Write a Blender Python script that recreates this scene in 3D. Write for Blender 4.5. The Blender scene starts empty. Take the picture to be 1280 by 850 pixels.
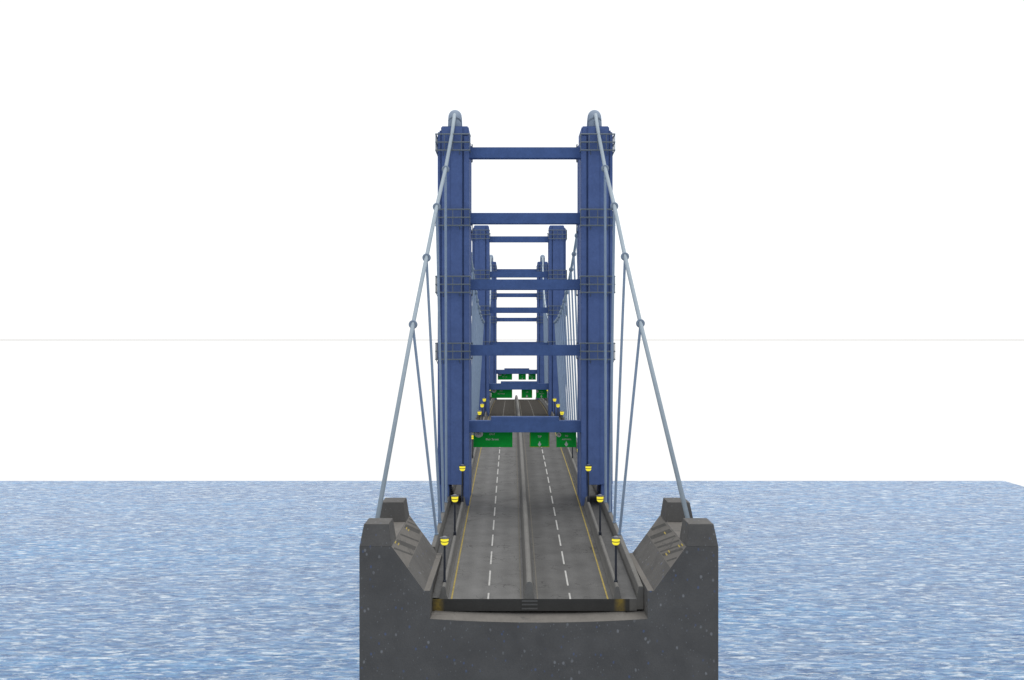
import bpy, bmesh, math, random
from mathutils import Vector, Matrix
random.seed(7)
S = bpy.context.scene
COL = S.collection
H = 68.0                 # camera height above the water; all heights below are "z relative to the camera eye" + H
F = 1244.4

# ------------------------------------------------------------------ materials
def nt(name):
    m = bpy.data.materials.new(name); m.use_nodes = True
    n = m.node_tree; n.nodes.clear()
    return m, n
def N(n, t, **kw):
    o = n.nodes.new(t)
    for k, v in kw.items():
        if k in o.inputs: o.inputs[k].default_value = v
        else: setattr(o, k, v)
    return o
def ramp(n, stops):
    r = n.nodes.new('ShaderNodeValToRGB')
    e = r.color_ramp.elements
    while len(e) < len(stops): e.new(.5)
    for i, (p, c) in enumerate(stops):
        e[i].position = p
        e[i].color = c if len(c) == 4 else (*c, 1)
    return r
def mix(n, a, b, f, mode='MIX'):
    x = n.nodes.new('ShaderNodeMix'); x.data_type = 'RGBA'; x.blend_type = mode
    for s, v in ((x.inputs[6], a), (x.inputs[7], b), (x.inputs[0], f)):
        if hasattr(v, 'links'): n.links.new(v, s)
        elif isinstance(v, (int, float)): s.default_value = v
        else: s.default_value = (*v, 1)
    return x.outputs[2]
def surface(name, col, rough=.7, spec=.3, var=.12, scale=.8, fine=6., bump=.25, bdist=.03, metallic=0., stain=0., stretch=(1, 1, 1), extra=None):
    m, n = nt(name)
    out = N(n, 'ShaderNodeOutputMaterial'); p = N(n, 'ShaderNodeBsdfPrincipled')
    n.links.new(p.outputs[0], out.inputs[0])
    tc = N(n, 'ShaderNodeTexCoord'); mp = N(n, 'ShaderNodeMapping'); mp.inputs['Scale'].default_value = stretch
    n.links.new(tc.outputs['Object'], mp.inputs[0])
    a = N(n, 'ShaderNodeTexNoise', Scale=scale, Detail=6., Roughness=.6); b = N(n, 'ShaderNodeTexNoise', Scale=fine, Detail=5., Roughness=.65)
    n.links.new(mp.outputs[0], a.inputs['Vector']); n.links.new(mp.outputs[0], b.inputs['Vector'])
    lo = tuple(c*(1-var) for c in col); hi = tuple(c*(1+var) for c in col)
    r1 = ramp(n, [(.3, lo), (.7, hi)]); n.links.new(a.outputs[0], r1.inputs[0])
    r2 = ramp(n, [(.25, (1-var, 1-var, 1-var)), (.75, (1+var, 1+var, 1+var))]); n.links.new(b.outputs[0], r2.inputs[0])
    c = mix(n, r1.outputs[0], r2.outputs[0], 1., 'MULTIPLY')
    if extra: c = extra(n, tc, c)
    n.links.new(c, p.inputs['Base Color'])
    p.inputs['Roughness'].default_value = rough; p.inputs['Specular IOR Level'].default_value = spec
    p.inputs['Metallic'].default_value = metallic
    if bump:
        bp = N(n, 'ShaderNodeBump', Strength=bump, Distance=bdist)
        n.links.new(b.outputs[0], bp.inputs['Height']); n.links.new(bp.outputs[0], p.inputs['Normal'])
    return m

def cracks(sc, w, dark, amount=1.):
    def f(n, tc, c):
        v = N(n, 'ShaderNodeTexVoronoi', feature='DISTANCE_TO_EDGE', Scale=sc)
        nz = N(n, 'ShaderNodeTexNoise', Scale=sc*1.3, Detail=4.)
        n.links.new(tc.outputs['Object'], nz.inputs['Vector'])
        ad = N(n, 'ShaderNodeVectorMath', operation='ADD'); n.links.new(tc.outputs['Object'], ad.inputs[0])
        sc2 = N(n, 'ShaderNodeVectorMath', operation='SCALE'); sc2.inputs['Scale'].default_value = 1.2/sc
        n.links.new(nz.outputs['Color'], sc2.inputs[0]); n.links.new(sc2.outputs[0], ad.inputs[1])
        n.links.new(ad.outputs[0], v.inputs['Vector'])
        r = ramp(n, [(0, (1, 1, 1)), (w, (0, 0, 0))]); n.links.new(v.outputs['Distance'], r.inputs[0])
        k = N(n, 'ShaderNodeTexNoise', Scale=sc*.5, Detail=2.); n.links.new(tc.outputs['Object'], k.inputs['Vector'])
        kr = ramp(n, [(.5, (0, 0, 0)), (.62, (amount, amount, amount))]); n.links.new(k.outputs[0], kr.inputs[0])
        mm = N(n, 'ShaderNodeMath', operation='MULTIPLY'); n.links.new(r.outputs[0], mm.inputs[0]); n.links.new(kr.outputs[0], mm.inputs[1])
        return mix(n, c, dark, mm.outputs[0])
    return f
def speckles(n, tc, c):
    for sc, col, th, off in ((.95, (.19, .195, .2), .10, 0), (1.15, (.08, .105, .18), .11, 31), (.6, (.17, .175, .18), .06, 83), (2.2, (.14, .145, .15), .11, 57)):
        mp = N(n, 'ShaderNodeMapping'); mp.inputs['Location'].default_value = (off, off*.7, off*.3); mp.inputs['Scale'].default_value = (1, 1, .72)
        n.links.new(tc.outputs['Object'], mp.inputs[0])
        v = N(n, 'ShaderNodeTexVoronoi', feature='F1', Scale=sc); n.links.new(mp.outputs[0], v.inputs['Vector'])
        w = N(n, 'ShaderNodeTexNoise', Scale=7., Detail=3.); n.links.new(mp.outputs[0], w.inputs['Vector'])
        ad = N(n, 'ShaderNodeMath', operation='MULTIPLY_ADD'); ad.inputs[1].default_value = .12; n.links.new(w.outputs[0], ad.inputs[0]); n.links.new(v.outputs['Distance'], ad.inputs[2])
        r = ramp(n, [(th+.04, (.8, .8, .8)), (th+.11, (0, 0, 0))]); n.links.new(ad.outputs[0], r.inputs[0])
        # fade spots in patches so that they are not a regular sprinkle
        k = N(n, 'ShaderNodeTexNoise', Scale=.5, Detail=2.); n.links.new(mp.outputs[0], k.inputs['Vector'])
        kr = ramp(n, [(.38, (0, 0, 0)), (.52, (1, 1, 1))]); n.links.new(k.outputs[0], kr.inputs[0])
        mm = N(n, 'ShaderNodeMath', operation='MULTIPLY'); n.links.new(r.outputs[0], mm.inputs[0]); n.links.new(kr.outputs[0], mm.inputs[1])
        c = mix(n, c, col, mm.outputs[0])
    # big cloudy weathering
    g = N(n, 'ShaderNodeTexNoise', Scale=.22, Detail=7., Roughness=.6, Distortion=.6); n.links.new(tc.outputs['Object'], g.inputs['Vector'])
    gr = ramp(n, [(.3, (.86, .86, .87)), (.7, (1.12, 1.12, 1.12))]); n.links.new(g.outputs[0], gr.inputs[0])
    return mix(n, c, gr.outputs[0], 1., 'MULTIPLY')
def asphalt_sides(n, tc, c):
    # the right carriageway is darker than the left
    c = cracks(.55, .035, (.035, .035, .035), .7)(n, tc, c)
    sx = N(n, 'ShaderNodeSeparateXYZ'); n.links.new(tc.outputs['Object'], sx.inputs[0])
    r = ramp(n, [(.0, (1, 1, 1)), (.5, (1, 1, 1)), (.501, (.77, .77, .77)), (1, (.77, .77, .77))])
    mr = N(n, 'ShaderNodeMapRange'); mr.inputs[1].default_value = -9; mr.inputs[2].default_value = 9
    n.links.new(sx.outputs[0], mr.inputs[0]); n.links.new(mr.outputs[0], r.inputs[0])
    # wheel tracks polished a little lighter
    w = N(n, 'ShaderNodeMath', operation='SINE'); ws = N(n, 'ShaderNodeMath', operation='MULTIPLY'); ws.inputs[1].default_value = 2.85
    n.links.new(sx.outputs[0], ws.inputs[0]); n.links.new(ws.outputs[0], w.inputs[0])
    wr = N(n, 'ShaderNodeMapRange'); wr.inputs[1].default_value = -1; wr.inputs[3].default_value = .95; wr.inputs[4].default_value = 1.05
    n.links.new(w.outputs[0], wr.inputs[0])
    c = mix(n, c, r.outputs[0], 1., 'MULTIPLY')
    x = N(n, 'ShaderNodeVectorMath', operation='SCALE'); n.links.new(c, x.inputs[0]); n.links.new(wr.outputs[0], x.inputs['Scale'])
    # darker and browner beyond the middle tower
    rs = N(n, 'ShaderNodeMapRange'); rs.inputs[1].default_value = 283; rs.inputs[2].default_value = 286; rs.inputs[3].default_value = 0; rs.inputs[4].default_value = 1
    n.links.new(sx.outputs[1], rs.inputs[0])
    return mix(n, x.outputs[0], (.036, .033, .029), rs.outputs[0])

M = {}
M['blue'] = surface('blue tower paint', (.073, .115, .262), .75, .12, .10, .5, 2.2, .35, .04)
M['bluedark'] = surface('blue beam paint', (.057, .101, .243), .75, .12, .10, .5, 2.2, .35, .04)
M['cable'] = surface('cable paint', (.29, .345, .39), .7, .2, .06, 1.5, 9., .15, .01)
M['hanger'] = surface('suspender wire', (.20, .265, .36), .55, .3, .08, 1.5, 12., .2, .01)
M['ring'] = surface('clamp paint', (.17, .215, .28), .75, .15, .08, 2., 12., .2, .01)
M['rail'] = surface('galvanised rail', (.10, .125, .15), .45, .4, .12, 3., 15., .1, .005)
M['conc'] = surface('anchorage concrete', (.086, .084, .081), .9, .15, .08, .35, 5., .5, .05, extra=speckles)
M['slab'] = surface('deck concrete', (.122, .120, .114), .88, .15, .10, .4, 4., .4, .03)
M['walk'] = surface('walkway concrete', (.085, .086, .087), .88, .15, .14, .5, 3., .4, .03, extra=cracks(.8, .03, (.05, .05, .05)))
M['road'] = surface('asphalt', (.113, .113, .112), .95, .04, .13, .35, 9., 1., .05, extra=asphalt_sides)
M['slope'] = surface('slope concrete', (.118, .112, .104), .9, .15, .10, .5, 2.6, .4, .04, stretch=(1, .35, 1), extra=cracks(.35, .03, (.055, .055, .055)))
M['band'] = surface('damp stained concrete', (.064, .063, .060), .9, .15, .14, .8, 3., .4, .03)
M['yellow'] = surface('yellow road paint', (.30, .235, .06), .8, .2, .16, 1.2, 8., .2, .01)
M['fadedyellow'] = surface('worn yellow paint', (.105, .099, .085), .85, .2, .16, 1.2, 8., .2, .01)
M['white'] = surface('white road paint', (.31, .31, .30), .8, .2, .12, 1.2, 8., .2, .01)
def dull(n, tc, c):
    # line paint turns darker and browner beyond the middle tower
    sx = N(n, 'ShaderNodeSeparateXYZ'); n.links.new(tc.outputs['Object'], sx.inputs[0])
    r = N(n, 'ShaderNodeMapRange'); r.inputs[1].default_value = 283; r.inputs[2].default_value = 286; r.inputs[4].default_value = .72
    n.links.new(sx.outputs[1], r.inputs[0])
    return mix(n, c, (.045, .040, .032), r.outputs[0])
M['yellow line'] = surface('yellow edge line paint', (.24, .19, .062), .85, .1, .2, 1.2, 8., .2, .01, extra=dull)
M['white'] = surface('white road paint', (.31, .31, .30), .85, .1, .14, 1.2, 8., .2, .01, extra=dull)
def gold(n, tc, c):
    sx = N(n, 'ShaderNodeSeparateXYZ'); n.links.new(tc.outputs['Object'], sx.inputs[0])
    tot = None
    for x0, w in ((-10.0, .85), (9.6, .75)):
        d = N(n, 'ShaderNodeMath', operation='SUBTRACT'); d.inputs[1].default_value = x0; n.links.new(sx.outputs[0], d.inputs[0])
        a = N(n, 'ShaderNodeMath', operation='ABSOLUTE'); n.links.new(d.outputs[0], a.inputs[0])
        mr = N(n, 'ShaderNodeMapRange', interpolation_type='SMOOTHSTEP'); mr.inputs[1].default_value = w; mr.inputs[2].default_value = .1; n.links.new(a.outputs[0], mr.inputs[0])
        if tot is None: tot = mr.outputs[0]
        else:
            s = N(n, 'ShaderNodeMath', operation='ADD'); n.links.new(tot, s.inputs[0]); n.links.new(mr.outputs[0], s.inputs[1]); tot = s.outputs[0]
    nz = N(n, 'ShaderNodeTexNoise', Scale=2.5, Detail=5.); n.links.new(tc.outputs['Object'], nz.inputs['Vector'])
    nr = ramp(n, [(.3, (.35, .35, .35)), (.65, (1, 1, 1))]); n.links.new(nz.outputs[0], nr.inputs[0])
    mm = N(n, 'ShaderNodeMath', operation='MULTIPLY'); n.links.new(tot, mm.inputs[0]); n.links.new(nr.outputs[0], mm.inputs[1])
    return mix(n, c, (.20, .145, .035), mm.outputs[0])
M['fascia'] = surface('tarred deck end', (.038, .038, .037), .85, .2, .10, .6, 6., .3, .02, extra=gold)
M['green'] = surface('green sign sheeting', (.004, .27, .035), .8, .1, .12, 1.2, 6., .05, .01)
M['signpale'] = surface('sign lettering grey', (.40, .41, .40), .6, .3, .06, 1., 9., 0)
M['signedge'] = surface('sign border yellow green', (.20, .27, .02), .6, .3, .06, 1., 9., 0)
M['black'] = surface('black lamp enamel', (.008, .012, .022), .4, .4, .1, 2., 9., 0)
M['capdark'] = surface('lamp hood metal', (.022, .028, .045), .4, .4, .1, 2., 9., 0)
M['capgrey'] = surface('lamp knob metal', (.16, .16, .17), .5, .4, .1, 2., 9., 0)
def lampmat():
    m, n = nt('lit yellow glass'); out = N(n, 'ShaderNodeOutputMaterial'); p = N(n, 'ShaderNodeBsdfPrincipled')
    n.links.new(p.outputs[0], out.inputs[0])
    p.inputs['Base Color'].default_value = (.45, .38, .02, 1); p.inputs['Roughness'].default_value = .6; p.inputs['Specular IOR Level'].default_value = .1
    p.inputs['Emission Color'].default_value = (1, .86, .055, 1); p.inputs['Emission Strength'].default_value = .75
    return m
M['lamp'] = lampmat()
def water():
    m, n = nt('sea water'); out = N(n, 'ShaderNodeOutputMaterial'); p = N(n, 'ShaderNodeBsdfPrincipled')
    n.links.new(p.outputs[0], out.inputs[0])
    tc = N(n, 'ShaderNodeTexCoord')
    def noise(sc, st, det, dist=0., rot=0., rough=.55):
        mp = N(n, 'ShaderNodeMapping'); mp.inputs['Scale'].default_value = st; mp.inputs['Rotation'].default_value = (0, 0, rot)
        n.links.new(tc.outputs['Object'], mp.inputs[0])
        x = N(n, 'ShaderNodeTexNoise', Scale=sc, Detail=det, Roughness=rough, Distortion=dist); n.links.new(mp.outputs[0], x.inputs['Vector'])
        return x.outputs[0]
    a = noise(.68, (.46, 1., 1), 8., .6, .10, .62)
    b = noise(.16, (.5, 1., 1), 4., .8, -.22)
    big = noise(.022, (.35, 1., 1), 6., .5, .05)
    s = N(n, 'ShaderNodeMath', operation='MULTIPLY_ADD'); s.inputs[1].default_value = 1.4; n.links.new(b, s.inputs[0]); n.links.new(a, s.inputs[2])
    bp = N(n, 'ShaderNodeBump', Strength=1., Distance=1.7); n.links.new(s.outputs[0], bp.inputs['Height']); n.links.new(bp.outputs[0], p.inputs['Normal'])
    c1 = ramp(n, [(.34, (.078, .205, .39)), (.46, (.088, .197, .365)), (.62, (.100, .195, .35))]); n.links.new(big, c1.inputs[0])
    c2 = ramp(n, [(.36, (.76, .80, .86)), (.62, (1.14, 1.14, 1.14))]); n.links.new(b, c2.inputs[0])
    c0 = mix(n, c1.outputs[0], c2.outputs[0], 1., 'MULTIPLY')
    # wave light painted in: troughs deeper blue, crests paler, following the ripple wavelets
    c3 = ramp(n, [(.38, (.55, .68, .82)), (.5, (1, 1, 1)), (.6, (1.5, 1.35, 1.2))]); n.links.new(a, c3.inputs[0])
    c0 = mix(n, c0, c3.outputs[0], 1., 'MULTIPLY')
    # white sky reflections painted into the colour as broken crest lines and flecks
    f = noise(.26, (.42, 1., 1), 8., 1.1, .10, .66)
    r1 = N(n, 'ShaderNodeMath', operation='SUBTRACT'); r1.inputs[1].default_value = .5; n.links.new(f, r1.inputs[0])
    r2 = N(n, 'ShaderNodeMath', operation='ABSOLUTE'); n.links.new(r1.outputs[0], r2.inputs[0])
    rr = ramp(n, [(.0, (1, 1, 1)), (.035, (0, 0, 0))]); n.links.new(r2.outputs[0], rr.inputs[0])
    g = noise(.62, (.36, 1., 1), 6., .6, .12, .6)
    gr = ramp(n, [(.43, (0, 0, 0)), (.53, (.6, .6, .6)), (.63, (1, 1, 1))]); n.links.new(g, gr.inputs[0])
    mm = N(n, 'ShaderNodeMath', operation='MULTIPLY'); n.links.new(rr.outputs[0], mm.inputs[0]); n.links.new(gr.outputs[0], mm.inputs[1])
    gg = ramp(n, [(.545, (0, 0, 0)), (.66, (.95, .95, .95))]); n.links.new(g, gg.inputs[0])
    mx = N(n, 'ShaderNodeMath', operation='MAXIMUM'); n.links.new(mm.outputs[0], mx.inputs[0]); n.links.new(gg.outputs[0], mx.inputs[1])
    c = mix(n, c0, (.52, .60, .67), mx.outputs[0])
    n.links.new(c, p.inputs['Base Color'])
    p.inputs['Roughness'].default_value = .22; p.inputs['IOR'].default_value = 1.33
    return m
M['water'] = water()

# ------------------------------------------------------------------ mesh helpers
class MB:
    def __init__(s): s.v = []; s.f = []
    def hexa(s, p):      # 8 points: bottom 4 ccw, top 4 ccw
        b = len(s.v); s.v += [tuple(q) for q in p]
        s.f += [tuple(b+i for i in q) for q in ((3, 2, 1, 0), (4, 5, 6, 7), (0, 1, 5, 4), (1, 2, 6, 5), (2, 3, 7, 6), (3, 0, 4, 7))]
        return s
    def box(s, x0, x1, y0, y1, z0, z1, tx=0, ty=0):
        return s.hexa([(x0, y0, z0), (x1, y0, z0), (x1, y1, z0), (x0, y1, z0), (x0+tx, y0+ty, z1), (x1-tx, y0+ty, z1), (x1-tx, y1-ty, z1), (x0+tx, y1-ty, z1)])
    def tube(s, pts, r, n=10, caps=True):
        pts = [Vector(p) for p in pts]; b = len(s.v); k = len(pts)
        for i, p in enumerate(pts):
            t = (pts[min(i+1, k-1)]-pts[max(i-1, 0)]).normalized()
            ref = Vector((0, 0, 1)) if abs(t.z) < .9 else Vector((1, 0, 0))
            u = t.cross(ref).normalized(); w = u.cross(t)
            rr = r[i] if isinstance(r, (list, tuple)) else r
            for j in range(n):
                a = 2*math.pi*j/n; s.v.append(tuple(p+u*math.cos(a)*rr+w*math.sin(a)*rr))
        for i in range(k-1):
            for j in range(n):
                s.f.append((b+i*n+j, b+i*n+(j+1) % n, b+(i+1)*n+(j+1) % n, b+(i+1)*n+j))
        if caps:
            s.f.append(tuple(b+j for j in range(n))[::-1]); s.f.append(tuple(b+(k-1)*n+j for j in range(n)))
        return s
    def sweep(s, prof, ys, zf, caps=True):   # closed profile [(x, dz)] swept along y
        b = len(s.v); n = len(prof)
        for y in ys:
            z = zf(y)
            for x, dz in prof: s.v.append((x, y, z+dz))
        for i in range(len(ys)-1):
            for j in range(n): s.f.append((b+i*n+j, b+i*n+(j+1) % n, b+(i+1)*n+(j+1) % n, b+(i+1)*n+j))
        if caps:
            s.f.append(tuple(b+j for j in range(n))[::-1]); s.f.append(tuple(b+(len(ys)-1)*n+j for j in range(n)))
        return s
    def sheet(s, x0, x1, ys, zf, dz):
        b = len(s.v)
        for y in ys: s.v += [(x0, y, zf(y)+dz), (x1, y, zf(y)+dz)]
        for i in range(len(ys)-1): s.f.append((b+2*i, b+2*i+1, b+2*i+3, b+2*i+2))
        return s
    def lathe(s, prof, c, n=20):
        b = len(s.v)
        for r, z in prof:
            for j in range(n):
                a = 2*math.pi*j/n; s.v.append((c[0]+r*math.cos(a), c[1]+r*math.sin(a), c[2]+z))
        for i in range(len(prof)-1):
            for j in range(n): s.f.append((b+i*n+j, b+i*n+(j+1) % n, b+(i+1)*n+(j+1) % n, b+(i+1)*n+j))
        s.f.append(tuple(b+j for j in range(n))[::-1]); s.f.append(tuple(b+(len(prof)-1)*n+j for j in range(n)))
        return s
    def poly(s, pts): b = len(s.v); s.v += [tuple(p) for p in pts]; s.f.append(tuple(range(b, b+len(pts)))); return s
    def build(s, name, mat, parent=None, bevel=0, smooth=False, origin=None):
        me = bpy.data.meshes.new(name); me.from_pydata(s.v, [], s.f)
        bm = bmesh.new(); bm.from_mesh(me)
        bmesh.ops.recalc_face_normals(bm, faces=bm.faces)
        if bevel:
            es = [e for e in bm.edges if len(e.link_faces) == 2 and e.calc_face_angle(0) > .5]
            bmesh.ops.bevel(bm, geom=es, offset=bevel, segments=2, affect='EDGES', clamp_overlap=True)
        bm.to_mesh(me); bm.free(); me.materials.append(mat)
        if smooth: me.shade_smooth()
        o = bpy.data.objects.new(name, me); COL.objects.link(o)
        if origin is not None:
            me.transform(Matrix.Translation(-Vector(origin))); o.location = origin
        if parent: o.parent = parent
        return o
def thing(name, label, cat, loc=(0, 0, 0), group=None):
    o = bpy.data.objects.new(name, None); COL.objects.link(o); o.location = loc
    o['label'] = label; o['category'] = cat
    if group: o['group'] = group
    return o
def copy_tree(o, parent=None):
    c = o.copy(); COL.objects.link(c)
    if parent: c.parent = parent
    for ch in [k for k in o.children]: copy_tree(ch, c)
    return c
def frange(a, b, st):
    n = max(1, int(round((b-a)/st))); return [a+(b-a)*i/n for i in range(n+1)]

# ------------------------------------------------------------------ camera
cam = bpy.data.cameras.new('camera'); cam.lens = 35; cam.sensor_width = 36; cam.clip_end = 3000; cam.clip_start = .5
co = bpy.data.objects.new('camera', cam); COL.objects.link(co)
co.location = (-2.0, 0, H); co.rotation_euler = (math.radians(90), 0, 0); S.camera = co

# ------------------------------------------------------------------ deck profile
YC = 286.0
def dh(y): return H-(21.6+1.95e-4*(y-YC)**2)      # road surface height
Y0, Y1 = 107.0, 465.0
YS = frange(Y0, Y1, 4)

deck = thing('bridge_deck', 'grey concrete bridge deck arching over the sea, carrying four lanes, two walkways and a median', 'bridge deck', (0, Y0, 0))
def dpart(mb, name, mat, bevel=0, smooth=False, label=None):
    o = mb.build(name, mat, None, bevel, smooth)
    o.parent = deck; o.matrix_parent_inverse = Matrix.Translation((0, -Y0, 0))
    if label: o['label'] = label
    return o
dpart(MB().sweep([(-10.5, -1.25), (-10.5, -.02), (11.42, -.02), (11.42, -1.25)], YS, dh), 'deck_slab', M['slab'])
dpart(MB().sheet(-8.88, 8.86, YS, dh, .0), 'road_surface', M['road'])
# box girder below
dpart(MB().sweep([(-6.5, -3.0), (-8.2, -1.27), (8.4, -1.27), (6.7, -3.0)], frange(122.6, 449.4, 4), dh), 'box_girder', M['slab'])
for x, sd in ((-4.56, 'left'), (4.27, 'right')):
    lane = MB(); ysd = 103.4
    while ysd < Y1:
        a, b = max(ysd, Y0+.01), min(ysd+5.6, Y1)
        if b > a: lane.sheet(x-.095, x+.095, frange(a, b, 2.8), dh, .012)
        ysd += 8.2
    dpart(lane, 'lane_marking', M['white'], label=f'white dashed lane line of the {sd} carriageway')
for x, w, mt, lb in ((-8.5, .085, 'yellow line', 'yellow edge line along the left barrier'), (8.3, .085, 'yellow line', 'yellow edge line along the right barrier'),
                 (-1.05, .06, 'fadedyellow', 'faint worn yellow line beside the median'), (.75, .06, 'fadedyellow', 'faint worn yellow line beside the median')):
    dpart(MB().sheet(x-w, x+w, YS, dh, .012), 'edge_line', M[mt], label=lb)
def barrier(xc, w0, w1, w2, hh, sx=1, xs=None):
    return [(xc-w0, -.01), (xc-w0, .12), (xc-w1, .42), (xc-w2, hh-.12), (xc-w2+.1, hh), (xc+w2-.1, hh), (xc+w2, hh-.12), (xc+w1, .42), (xc+w0, .12), (xc+w0, -.01)]
dpart(MB().sweep([(-.15-.58, -.01), (-.15-.52, .5), (-.15-.34, 1.55), (-.15-.25, 1.78), (-.15-.08, 1.87), (-.15+.08, 1.87), (-.15+.25, 1.78), (-.15+.34, 1.55), (-.15+.52, .5), (-.15+.58, -.01)], YS, dh), 'median_barrier', M['slab'])
for sx, x in ((-1, -9.36), (1, 9.33)):
    dpart(MB().sweep(barrier(x, .44, .33, .2, 1.36), YS, dh), 'traffic_barrier', M['slab'])
dpart(MB().sheet(-11.3, -9.81, YS, dh, .14), 'walkway', M['walk'])
dpart(MB().sheet(9.78, 11.44, YS, dh, .0), 'walkway', M['walk'])
# outer parapets with chamfered tops
for s, xi, xo in ((-1, 11.3, 12.0), (1, 11.44, 12.14)):
    pr = [(s*xi, -1.1), (s*xi, .5), (s*(xi+.16), 1.15), (s*(xi+.16), 1.28), (s*(xi+.24), 1.36), (s*(xo-.06), 1.36), (s*xo, 1.28), (s*xo, -1.1)]
    dpart(MB().sweep(pr, frange(122.55 if s < 0 else Y0, 449.45 if s < 0 else Y1, 4), dh), 'parapet', M['slab'])
# dark end faces
for yy, q in ((Y0-.02, 0), (Y1+.02, 1)):
    z = dh(Y0)
    o = MB().box(-10.55, 10.62, yy-.02, yy+.02, z-1.27, z+.02); dpart(o, 'end_fascia', M['fascia'])
    mk = MB()
    for dz in (-.28, -.66, -1.1): mk.box(-.95, .75, yy-.032+.064*q-.004, yy-.032+.064*q+.004, z+dz, z+dz+.17)
    dpart(mk, 'worn_stripe', M['walk'], label='pale worn stripes under the median end')

# ------------------------------------------------------------------ towers
BEAMS = [(29.56, 27.9), (19.5, 17.85), (9.3, 7.7), (-.75, -2.4)]
def make_tower():
    t = thing('bridge_tower', '', 'bridge tower', (0, 0, 0), 'blue steel bridge towers')
    for s in (-1, 1):
        m = MB()
        def b(x0, x1, y0, y1, z0, z1, **k):
            m.box(min(s*x0, s*x1), max(s*x0, s*x1), y0, y1, z0, z1, **k)
        zt = H+32.4; zp = dh(155)+3.0; zb = 2.0
        # core, front/back strips and central pilaster, above the walkway portal
        b(8.56, 13.24, -3.55, 3.55, zp, zt-1.4)
        for f in (-1, 1):
            y = lambda a, c: (min(f*a, f*c), max(f*a, f*c))
            b(9.52, 12.66, *y(3.5, 4.0), zp, zt-.05)
            b(9.56, 11.3, *y(4.0, 4.12), zp, zt-1.2)
            b(8.5, 9.32, *y(3.5, 3.9), 40, zt-1.4)
            b(12.85, 13.3, *y(3.5, 3.7), zp, zt-1.0)
        # legs beside the portal and shaft below the deck
        b(8.5, 9.3, 3.9, 4.9, 40, zt-1.4)
        b(8.56, 9.74, -3.1, 3.1, 40, zp-.0)
        b(11.55, 13.24, -3.7, 3.7, 40, zp-.0)
        b(9.745, 11.545, -2.9, 2.9, zb, dh(155)-1.3)
        b(8.56, 9.74, -3.05, 3.05, zb, 40); b(11.55, 13.24, -3.6, 3.6, zb, 40)
        m.build('pillar', M['blue'], t, bevel=.05)
        c = MB(); c.box(min(s*8.6, s*12.8), max(s*8.6, s*12.8), -3.6, 3.6, zt-1.38, zt+.14); c.build('pillar_cap', M['blue'], t, bevel=.16)
        c = MB(); c.box(min(s*12.3, s*13.3), max(s*12.3, s*13.3), -3.4, 3.4, zt-1.9, zt-.45); c.build('pillar_shoulder', M['blue'], t, bevel=.25)
        mp = MB().box(s*11-4.5, s*11+4.5, -6, 6, -2, 3.2, tx=.4, ty=.4); mp.build('pier', M['conc'], t, bevel=.1)
    for i, (a, c) in enumerate(BEAMS):
        MB().box(-8.8, 8.8, -2.4, -1.0, H+c, H+a).build('cross_beam', M['bluedark'], t, bevel=.04)
    m = MB(); z1, z0, zr = H-12.4, H-14.15, H-11.8
    m.box(-8.8, 8.8, -2.5, -.7, z0, z1); m.box(-5.2, 5.2, -2.497, -.703, z1-.01, zr)
    m.build('cross_beam', M['bluedark'], t, bevel=.03)
    # railed inspection platforms
    for s in (-1, 1):
        for zt_ in (31.05, 19.7, 9.6, -.5):
            m = MB()
            xi, xo, yf, yb = 8.35, 13.5, -4.9, 4.9
            zs = [H+zt_, H+zt_-1.22, H+zt_-2.43]
            for z in zs:
                m.tube([(s*xi, -3.4, z), (s*xi, yf, z), (s*xo, yf, z), (s*xo, yb, z), (s*xi, yb, z), (s*xi, 3.4, z)], .12, 6)
            for k in range(5):
                x = xi+(xo-xi)*k/4
                for y in (yf, yb): m.tube([(s*x, y, zs[0]), (s*x, y, zs[2])], .06, 6)
            for k in range(1, 6):
                y = yf+(yb-yf)*k/6
                m.tube([(s*xo, y, zs[0]), (s*xo, y, zs[2])], .06, 6)
            for x in (9.9, 12.4):     # brackets back to the pillar
                for y in (-1, 1):
                    m.tube([(s*x, y*4.9, zs[2]), (s*x, y*4.0, zs[2]-.6)], .06, 6)
            for y in (-4.2, 0, 4.2): m.tube([(s*13.5, y, zs[2]), (s*13.2, y, zs[2]-.75)], .06, 6)
            m.build('railing', M['rail'], t)
    return t
def saddle(t):
    for s in (-1, 1):
        pts = []
        xs = 10.78 if s > 0 else 10.83
        for k in range(0, 25):
            a = math.pi*k/24
            pts.append((s*xs, -2.2*math.cos(a), H+32.5+2.25*math.sin(a)))
        pts = [(s*xs, -2.2, H+32.0)]+pts+[(s*xs, 2.2, H+32.0)]
        o = MB().tube(pts, 1.0, 24).build('cable_saddle', M['ring'], t, smooth=True)
tw = make_tower()
towers = []
for i, (y, lab) in enumerate(((155, 'nearest and largest blue steel bridge tower with grey saddles on its two legs'),
                              (286, 'middle blue steel bridge tower without saddles, seen between the legs of the nearest'),
                              (417, 'farthest and smallest blue steel bridge tower, framed by the middle one'))):
    o = tw if i == 0 else copy_tree(tw)
    o.location = (0, y, 0); o['label'] = lab; towers.append(o)
saddle(towers[0]); saddle(towers[2])

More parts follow.
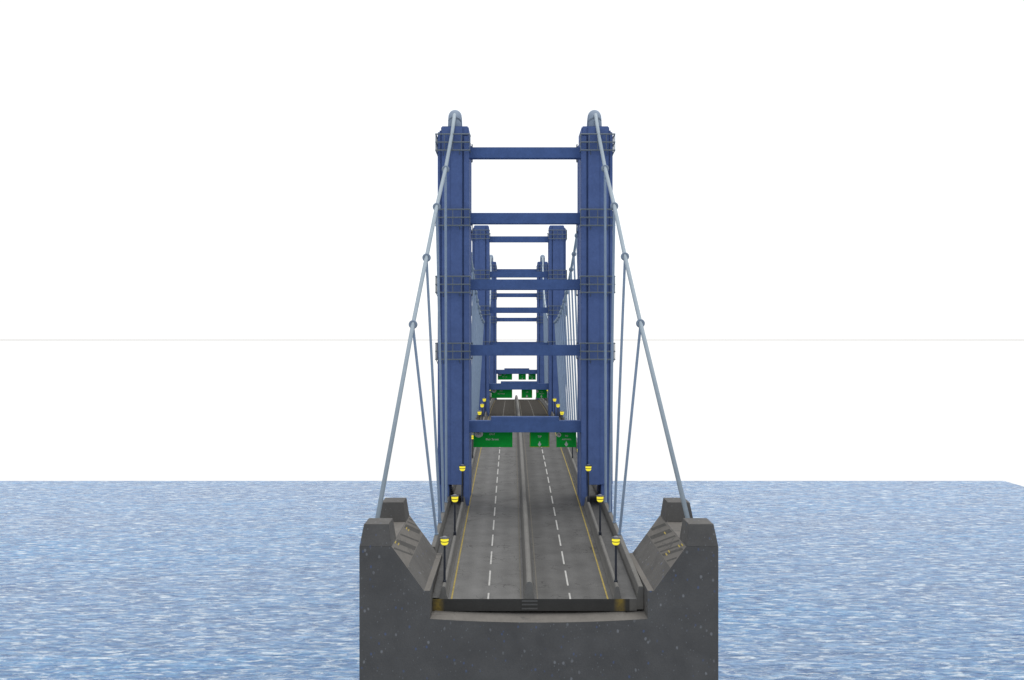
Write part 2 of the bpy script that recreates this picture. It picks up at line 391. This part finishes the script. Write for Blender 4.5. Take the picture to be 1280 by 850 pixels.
# ------------------------------------------------------------------ main cables
def main_pt(s, y):
    u = min(1, abs(y-YC)/131)
    return Vector((s*(10.0+.85*u**4), y, H+5+29.4*u**2.4))
SIDE = {-1: [(-14.75, 128.3, 2.06), (-13.55, 134.6, 11.2), (-12.65, 140.9, 18.9), (-11.82, 147.2, 25.3)],
         1: [(14.55, 128.3, 2.2), (13.27, 134.6, 11.35), (12.48, 140.9, 19.0), (11.76, 147.2, 25.4)]}
END = {-1: (-17.5, 112.3, -21.9), 1: (18.25, 112.3, -21.9)}
def ring(mb, c, d, r0, r1, ln, n=20):
    d = Vector(d).normalized(); ref = Vector((0, 0, 1)); u = d.cross(ref).normalized(); w = u.cross(d); c = Vector(c)
    b = len(mb.v)
    prof = [(r0, -ln), (r1-.08, -ln), (r1, -ln*.5), (r1, ln*.5), (r1-.08, ln), (r0, ln)]
    for r, l in prof:
        for j in range(n):
            a = 2*math.pi*j/n; mb.v.append(tuple(c+d*l+u*math.cos(a)*r+w*math.sin(a)*r))
    k = len(prof)
    for i in range(k):
        for j in range(n): mb.f.append((b+i*n+j, b+i*n+(j+1) % n, b+((i+1) % k)*n+(j+1) % n, b+((i+1) % k)*n+j))
    return mb
for s in (-1, 1):
    side = 'left' if s < 0 else 'right'
    t = thing('main_cable', f'long pale grey suspension cable on the {side} side, with its row of hanging suspenders', 'bridge cable', (0, 0, 0), 'main suspension cables')
    V = lambda p: Vector((p[0], p[1], H+p[2]))
    near = [V(END[s])]+[V(p) for p in SIDE[s]]
    top1 = Vector((s*10.78, 152.1, H+34.4)); top1b = Vector((s*10.78, 157.9, H+34.3)); lo1 = Vector((s*11.05, 150.35, H+31.2)); lo2 = Vector((s*10.85, 159.6, H+31.7))
    st = 131/16
    mids = [main_pt(s, 155+st*k) for k in range(1, 32)]
    mir = lambda p: Vector((p[0], 572-p[1], p[2]))
    path = near+[lo1, top1, top1b, lo2]+mids+[mir(lo2), mir(top1b), mir(top1), mir(lo1)]+[mir(p) for p in near[::-1]]
    MB().tube(path, .27, 12).build('cable_strand', M['cable'], t, smooth=True)
    hang = near[1:]+[m for i, m in enumerate(mids) if i != 15]+[mir(p) for p in near[:0:-1]]
    for p in hang:
        side_span = p.y < 150 or p.y > 422
        rr = ring(MB(), (p.x, p.y, p.z-.06), (0, 1, -.15 if p.y < YC else .15), .28, .57, .2) if side_span else None
        if rr is None:
            rr = ring(MB(), (p.x, p.y, p.z-.05), (0, 1, -.45*max(-1, min(1, (YC-p.y)/90))), .24, .48, .3)
        rr.build('cable_clamp', M['ring'], t)
        xb = (11.85 if s > 0 else -11.72) if side_span else (11.6 if s > 0 else -11.5)
        m = MB().tube([(p.x, p.y, p.z-.42), (xb, p.y, dh(p.y)+1.3)], .18, 8)
        m.box(xb-.21, xb+.21, p.y-.3, p.y+.3, dh(p.y)+1.37, dh(p.y)+1.52)
        m.build('suspender', M['hanger'], t, smooth=False)

# ------------------------------------------------------------------ anchorages
def make_anchorage():
    # built round x = 0, front face at y = 0 looking towards -y, 18.5 m deep
    t = thing('anchorage', '', 'bridge anchorage', (0, 0, 0), 'concrete cable anchorages')
    D = 18.5; W = 18.75
    zA, zW, zL = H-21.57, H-26.2, H-29.15
    # main block with the road slot: profile in x-z (front), extruded in y
    prof = [(-W, -3), (-W, zA), (-15.4, zA), (-12.02, zW), (-11.38, zW), (-11.38, zL)]
    n = 10
    arc = [(-11.38+22.76*k/n, zL-.38*(1-(2*k/n-1)**2)) for k in range(1, n)]
    prof2 = prof+arc+[(11.38, zL), (11.38, zW), (12.02, zW), (15.4, zA), (W, zA), (W, -3)]
    m = MB(); b = len(m.v); k = len(prof2)
    m.v += [(x, 0, z) for x, z in prof2]
    m.v += [(x, D, z+(.6 if 5 < i < 5+n else 0)) for i, (x, z) in enumerate(prof2)]
    for i in range(k): j = (i+1) % k; m.f.append((i, j, j+k, i+k))
    # caps split in convex pieces: left shoulder, slot floor, right shoulder
    def cap(o):
        L = [0, 1, 2, 3, 4, 5]; R = [k-6, k-5, k-4, k-3, k-2, k-1]
        m.f.append(tuple(o+i for i in [0, 1, 2, 3, 5]))
        m.f.append(tuple(o+i for i in [3, 4, 5]))
        m.f.append(tuple(o+i for i in [0]+list(range(5, k-5))+[k-1]))
        m.f.append(tuple(o+i for i in [k-6, k-4, k-3, k-2, k-1])); m.f.append(tuple(o+i for i in [k-6, k-5, k-4]))
    cap(0); cap(k)
    m.build('block', M['conc'], t)
    lg = MB(); b0 = 0
    xs = [-11.36]+[a[0] for a in arc]+[11.36]; zs = [zL]+[a[1] for a in arc]+[zL]
    for x, z in zip(xs, zs): lg.v += [(x, .03, z+.012), (x, D-.03, z+(.6 if abs(x) < 11.3 else 0)+.012)]
    for i in range(len(xs)-1): lg.f.append((2*i, 2*i+2, 2*i+3, 2*i+1))
    lg.build('ledge_lit_sheet', M['slope'], t)  # thin paler sheet, puts the brightness of the lit ledge into its colour
    for s in (-1, 1):
        for y0 in (0.0, 14.0):
            x = [s*15.42, s*(W-.0)]; x0, x1 = min(x), max(x)
            tx0, tx1 = (s*15.75, s*18.35); tx0, tx1 = min(tx0, tx1), max(tx0, tx1)
            z0, z1 = zA+.004, H-19.33
            MB().hexa([(x0, y0+.004, z0), (x1, y0+.004, z0), (x1, y0+4.4, z0), (x0, y0+4.4, z0),
                       (tx0, y0+.5, z1), (tx1, y0+.5, z1), (tx1, y0+4.1, z1), (tx0, y0+4.1, z1)]).build('pylon_block', M['conc'], t, bevel=.03)
        # lighter screed on the sloping shoulder
        def sp(xa, y, e): return (s*xa, y, zA-(15.4-xa)*(zA-zW)/(15.4-12.02)+e)
        MB().poly([sp(15.38, .02, .006), sp(13.75, .02, .006), sp(13.75, D-.02, .006), sp(15.38, D-.02, .006)]).build('slope_screed', M['slope'], t)
        MB().poly([(s*15.45, 4.43, zA+.006), (s*18.7, 4.43, zA+.006), (s*18.7, 13.97, zA+.006), (s*15.45, 13.97, zA+.006)]).build('shoulder_screed', M['slope'], t)
        MB().poly([(s*12.0, .02, zW+.006), (s*11.4, .02, zW+.006), (s*11.4, D-.02, zW+.006), (s*12.0, D-.02, zW+.006)]).build('wall_lit_sheet', M['slope'], t)  # added paler strip, top light on the wall painted as colour
        bd = MB()
        rows = ((-.3, .35), (2.6, .9), (6.9, .35), (11.2, 1.0), (14.6, .3), (16.6, .3)) if s < 0 else ((-3.2, .3), (-.6, .5), (1.4, .3), (3.4, .4), (6.0, .35), (8.6, .9), (12.6, .7))
        for y0, w in rows:
            w *= 2.1
            wob = random.uniform(-.2, .2)
            pts = []
            for (xa, yy) in ((15.3, y0), (13.8 if s < 0 else 13.8, y0+4.0*1.5+wob), (13.8, y0+6.0+w+wob), (15.3, y0+w)):
                pts.append((xa, yy))
            # clip to the block depth
            if max(p[1] for p in pts) > D-.1:
                f = (D-.1-pts[0][1]-w)/6.0
                if f < .1: continue
                xc = 15.3-1.5*f; pts = [pts[0], (xc, y0+6*f), (xc, y0+6*f+w), pts[3]]
            if min(p[1] for p in pts) < .1:
                f = (.1-pts[0][1])/6.0; xc = 15.3-1.5*f
                pts = [(xc, .1), pts[1], pts[2], (xc, .1+w)]
            bd.poly([sp(xa, yy, .014) for xa, yy in pts])
        bd.build('damp_streak', M['band'], t)
        ym = MB()
        for xa, yy in (((15.15, 11.6), (14.95, 11.9), (15.35, 2.2), (15.1, 2.9)) if s < 0 else ((14.9, 10.5), (14.1, 4.2), (14.35, 4.0), (15.3, 1.2), (15.1, 1.9))):
            ym.poly([sp(xa, yy, .02), sp(xa-.09, yy, .02), sp(xa-.09, yy+1.1, .02), sp(xa, yy+1.1, .02)])
        ym.build('yellow_mark', M['yellow'], t)
    return t
an = make_anchorage(); an.location = (.81, 104.0, 0)
an['label'] = 'near dark concrete anchorage with four tapered blocks where the cables end'
an2 = copy_tree(an); an2.location = (-.81+0, 468.0, 0); an2.rotation_euler = (0, 0, math.pi)
an2['label'] = 'far concrete anchorage hidden behind the crest of the road'

# ------------------------------------------------------------------ lamps
def make_lamp():
    t = thing('street_lamp', '', 'street lamp', (0, 0, 0), 'yellow lamps standing on the traffic barriers')
    MB().lathe([(.2, -.9), (.2, .1), (.13, .22), (.115, 3.9), (.16, 3.95), (.16, 4.0)], (0, 0, 0), 12).build('post', M['black'], t)
    MB().lathe([(.10, 3.98), (.22, 4.0), (.32, 4.07), (.39, 4.18), (.425, 4.33)], (0, 0, 0), 24).build('glass_bowl', M['lamp'], t)
    MB().lathe([(.40, 4.335), (.44, 4.34), (.44, 4.42), (.40, 4.425)], (0, 0, 0), 24).build('band', M['black'], t)
    MB().lathe([(.425, 4.43), (.43, 4.46), (.43, 4.71)], (0, 0, 0), 24).build('glass_ring', M['lamp'], t)
    MB().lathe([(.42, 4.715), (.54, 4.73), (.54, 4.8), (.42, 4.86), (.26, 4.89)], (0, 0, 0), 24).build('hood', M['capdark'], t)
    MB().lathe([(.25, 4.895), (.22, 4.94), (.1, 4.97)], (0, 0, 0), 20).build('knob', M['capgrey'], t)
    return t
ORD = ['nearest', 'second', 'third', 'fourth', 'fifth', 'sixth', 'seventh', 'eighth', 'ninth', 'tenth', 'eleventh', 'twelfth', 'thirteenth', 'fourteenth', 'fifteenth', 'sixteenth']
EXTRA = {0: ', by the deck end', 1: ', before the tower portal', 2: ', against the tower leg'}
lp = make_lamp(); first = True
for k in range(16):
    y = 108.7+19.5*k
    if k == 9: y -= 1.2
    for s in (-1, 1):
        o = lp if first else copy_tree(lp); first = False
        o.location = (s*9.35-.01, y, dh(y)+1.36+{1: .25, 2: .55, 4: -.4}.get(k, 0))
        sd = 'left' if s < 0 else 'right'
        o['label'] = (f'{ORD[k]} yellow lamp from the near end on the {sd} barrier'+EXTRA.get(k, ''))

# ------------------------------------------------------------------ signs
def text_mesh(body, size, name, mat, parent, loc):
    cu = bpy.data.curves.new(name, 'FONT'); cu.body = body; cu.size = size; cu.align_x = 'CENTER'; cu.align_y = 'CENTER'; cu.extrude = .012; cu.offset = size*.012
    ob = bpy.data.objects.new(name+'_tmp', cu); COL.objects.link(ob)
    dg = bpy.context.evaluated_depsgraph_get(); dg.update()
    me = bpy.data.meshes.new_from_object(ob.evaluated_get(dg)); bpy.data.objects.remove(ob)
    me.transform(Matrix.Rotation(math.radians(90), 4, 'X')); me.materials.clear(); me.materials.append(mat)
    o = bpy.data.objects.new(name, me); COL.objects.link(o); o.parent = parent; o.location = loc
    return o
def ngon_plate(pts, y, th, name, mat, parent):
    m = MB(); b = len(pts)
    m.v += [(x, y-th, z) for x, z in pts]+[(x, y, z) for x, z in pts]
    m.f += [tuple(range(b)), tuple(range(b, 2*b))[::-1]]+[(i, (i+1) % b, (i+1) % b+b, i+b) for i in range(b)]
    return m.build(name, mat, parent)
def arrow(x, z, k):
    return [(x-.11*k, z+1.15*k), (x+.11*k, z+1.15*k), (x+.2*k, z+.72*k), (x+.42*k, z+.62*k), (x+.36*k, z+.42*k), (x+.1*k, z+.0), (x-.1*k, z+.0), (x-.36*k, z+.42*k), (x-.42*k, z+.62*k), (x-.2*k, z+.72*k)]
def sign_wide(): # 6 x 3.3 m, origin bottom centre, faces -y
    t = thing('road_sign', '', 'road sign', group='wide green signs hanging under the lowest beams')
    MB().box(-3.02, 3.02, 0, .1, 0, 3.3).build('panel', M['green'], t, bevel=.01)
    cx, cz = -2.22, 2.0
    pts = [(cx-.62, cz+.5), (cx-.35, cz+.34), (cx, cz+.5), (cx+.35, cz+.34), (cx+.62, cz+.5), (cx+.68, cz+.1), (cx+.62, cz-.25), (cx+.35, cz-.4), (cx, cz-.52), (cx-.35, cz-.4), (cx-.62, cz-.25), (cx-.68, cz+.1)]
    sh = ngon_plate(pts, -.004, .02, 'route_shield', M['signpale'], t)
    text_mesh('101', .5, 'shield_number', M['black'], sh, (cx, -.03, cz+.1))
    text_mesh('EXIT', .42, 'lettering', M['signpale'], t, (-.12, -.015, 2.02))
    text_mesh('Blair Street', .44, 'lettering', M['signpale'], t, (-.12, -.015, 1.22))
    return t
def sign_narrow(kind):
    t = thing('road_sign', '', 'road sign', group='narrow green lane signs with down arrows')
    MB().box(-1.54, 1.54, 0, .1, 0, 3.3).build('panel', M['green'], t, bevel=.01)
    ngon_plate(arrow(0, .12, .66), -.004, .02, 'down_arrow', M['signpale'], t)
    if kind == 0:
        e = MB(); e.box(-1.5, 1.5, -.015, -.004, .0, .1); e.box(-1.5, -1.43, -.015, -.004, .1, 3.28); e.box(1.43, 1.5, -.015, -.004, .1, 3.28); e.box(-1.43, 1.43, -.015, -.004, 3.2, 3.28)
        e.build('border', M['signedge'], t)
        text_mesh('TIP', .46, 'lettering', M['signpale'], t, (0, -.015, 1.62))
    else:
        sh = ngon_plate([(-1.16+.36*math.cos(a*math.pi/10), 1.92+.36*math.sin(a*math.pi/10)) for a in range(20)], -.004, .02, 'route_shield', M['signpale'], t)
        text_mesh('76', .38, 'shield_number', M['black'], sh, (-1.16, -.03, 1.92))
        text_mesh('TO', .36, 'lettering', M['signpale'], t, (.03, -.015, 1.74))
        text_mesh('AIRPORTS', .32, 'lettering', M['signpale'], t, (.03, -.015, 1.2))
    return t
protos = [(sign_wide(), -4.95), (sign_narrow(0), 2.27), (sign_narrow(1), 6.42)]
wn = ['nearest', 'middle', 'farthest']
for ti, ty in enumerate((155, 286, 417)):
    for si, (p, x) in enumerate(protos):
        o = p if ti == 0 else copy_tree(p)
        o.location = (x, ty-.66, H-16.62)
        o['label'] = [f'wide green sign with shield and street name under the {wn[ti]} tower',
                      f'narrow green sign with yellowish border under the {wn[ti]} tower',
                      f'narrow green sign with round shield and arrow under the {wn[ti]} tower'][si]

# ------------------------------------------------------------------ water
wx0, wx1, wy0, wy1 = -262, 235.6, -60, 480.6
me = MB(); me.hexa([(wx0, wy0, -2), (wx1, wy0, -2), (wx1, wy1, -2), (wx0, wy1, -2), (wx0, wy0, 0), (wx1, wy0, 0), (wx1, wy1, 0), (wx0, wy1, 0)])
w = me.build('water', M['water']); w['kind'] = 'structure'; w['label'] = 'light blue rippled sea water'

# ------------------------------------------------------------------ light
EL, AZ = math.radians(76), math.radians(25)
wd = bpy.data.worlds.new('World'); S.world = wd; wd.use_nodes = True
n = wd.node_tree; n.nodes.clear()
out = n.nodes.new('ShaderNodeOutputWorld')
sky = n.nodes.new('ShaderNodeTexSky'); sky.sky_type = 'NISHITA'; sky.sun_disc = False; sky.sun_elevation = EL; sky.sun_rotation = AZ
b1 = n.nodes.new('ShaderNodeBackground'); b1.inputs[1].default_value = .03; n.links.new(sky.outputs[0], b1.inputs[0])
tc = n.nodes.new('ShaderNodeTexCoord'); sp = n.nodes.new('ShaderNodeSeparateXYZ'); n.links.new(tc.outputs['Generated'], sp.inputs[0])
ab = n.nodes.new('ShaderNodeMath'); ab.operation = 'ABSOLUTE'; n.links.new(sp.outputs[2], ab.inputs[0])
lt = n.nodes.new('ShaderNodeMath'); lt.operation = 'LESS_THAN'; lt.inputs[1].default_value = .0004; n.links.new(ab.outputs[0], lt.inputs[0])
mx = n.nodes.new('ShaderNodeMix'); mx.data_type = 'RGBA'; mx.inputs[6].default_value = (1, 1, 1, 1); mx.inputs[7].default_value = (.55, .55, .56, 1); n.links.new(lt.outputs[0], mx.inputs[0])
b2 = n.nodes.new('ShaderNodeBackground'); b2.inputs[1].default_value = 1.0; n.links.new(mx.outputs[2], b2.inputs[0])
ad = n.nodes.new('ShaderNodeAddShader'); n.links.new(b1.outputs[0], ad.inputs[0]); n.links.new(b2.outputs[0], ad.inputs[1]); n.links.new(ad.outputs[0], out.inputs[0])
sl = bpy.data.lights.new('sun', 'SUN'); sl.energy = 2.6; sl.angle = math.radians(45); sl.color = (1, .97, .92)
so = bpy.data.objects.new('sun', sl); COL.objects.link(so)
d = Vector((math.sin(AZ)*math.cos(EL), math.cos(AZ)*math.cos(EL), math.sin(EL)))
so.rotation_euler = d.to_track_quat('Z', 'Y').to_euler(); so.location = (0, 200, 300)

S.view_settings.view_transform = 'Standard'; S.view_settings.look = 'None'; S.view_settings.exposure = 0; S.view_settings.gamma = 1
S.render.resolution_x = 1024; S.render.resolution_y = 680
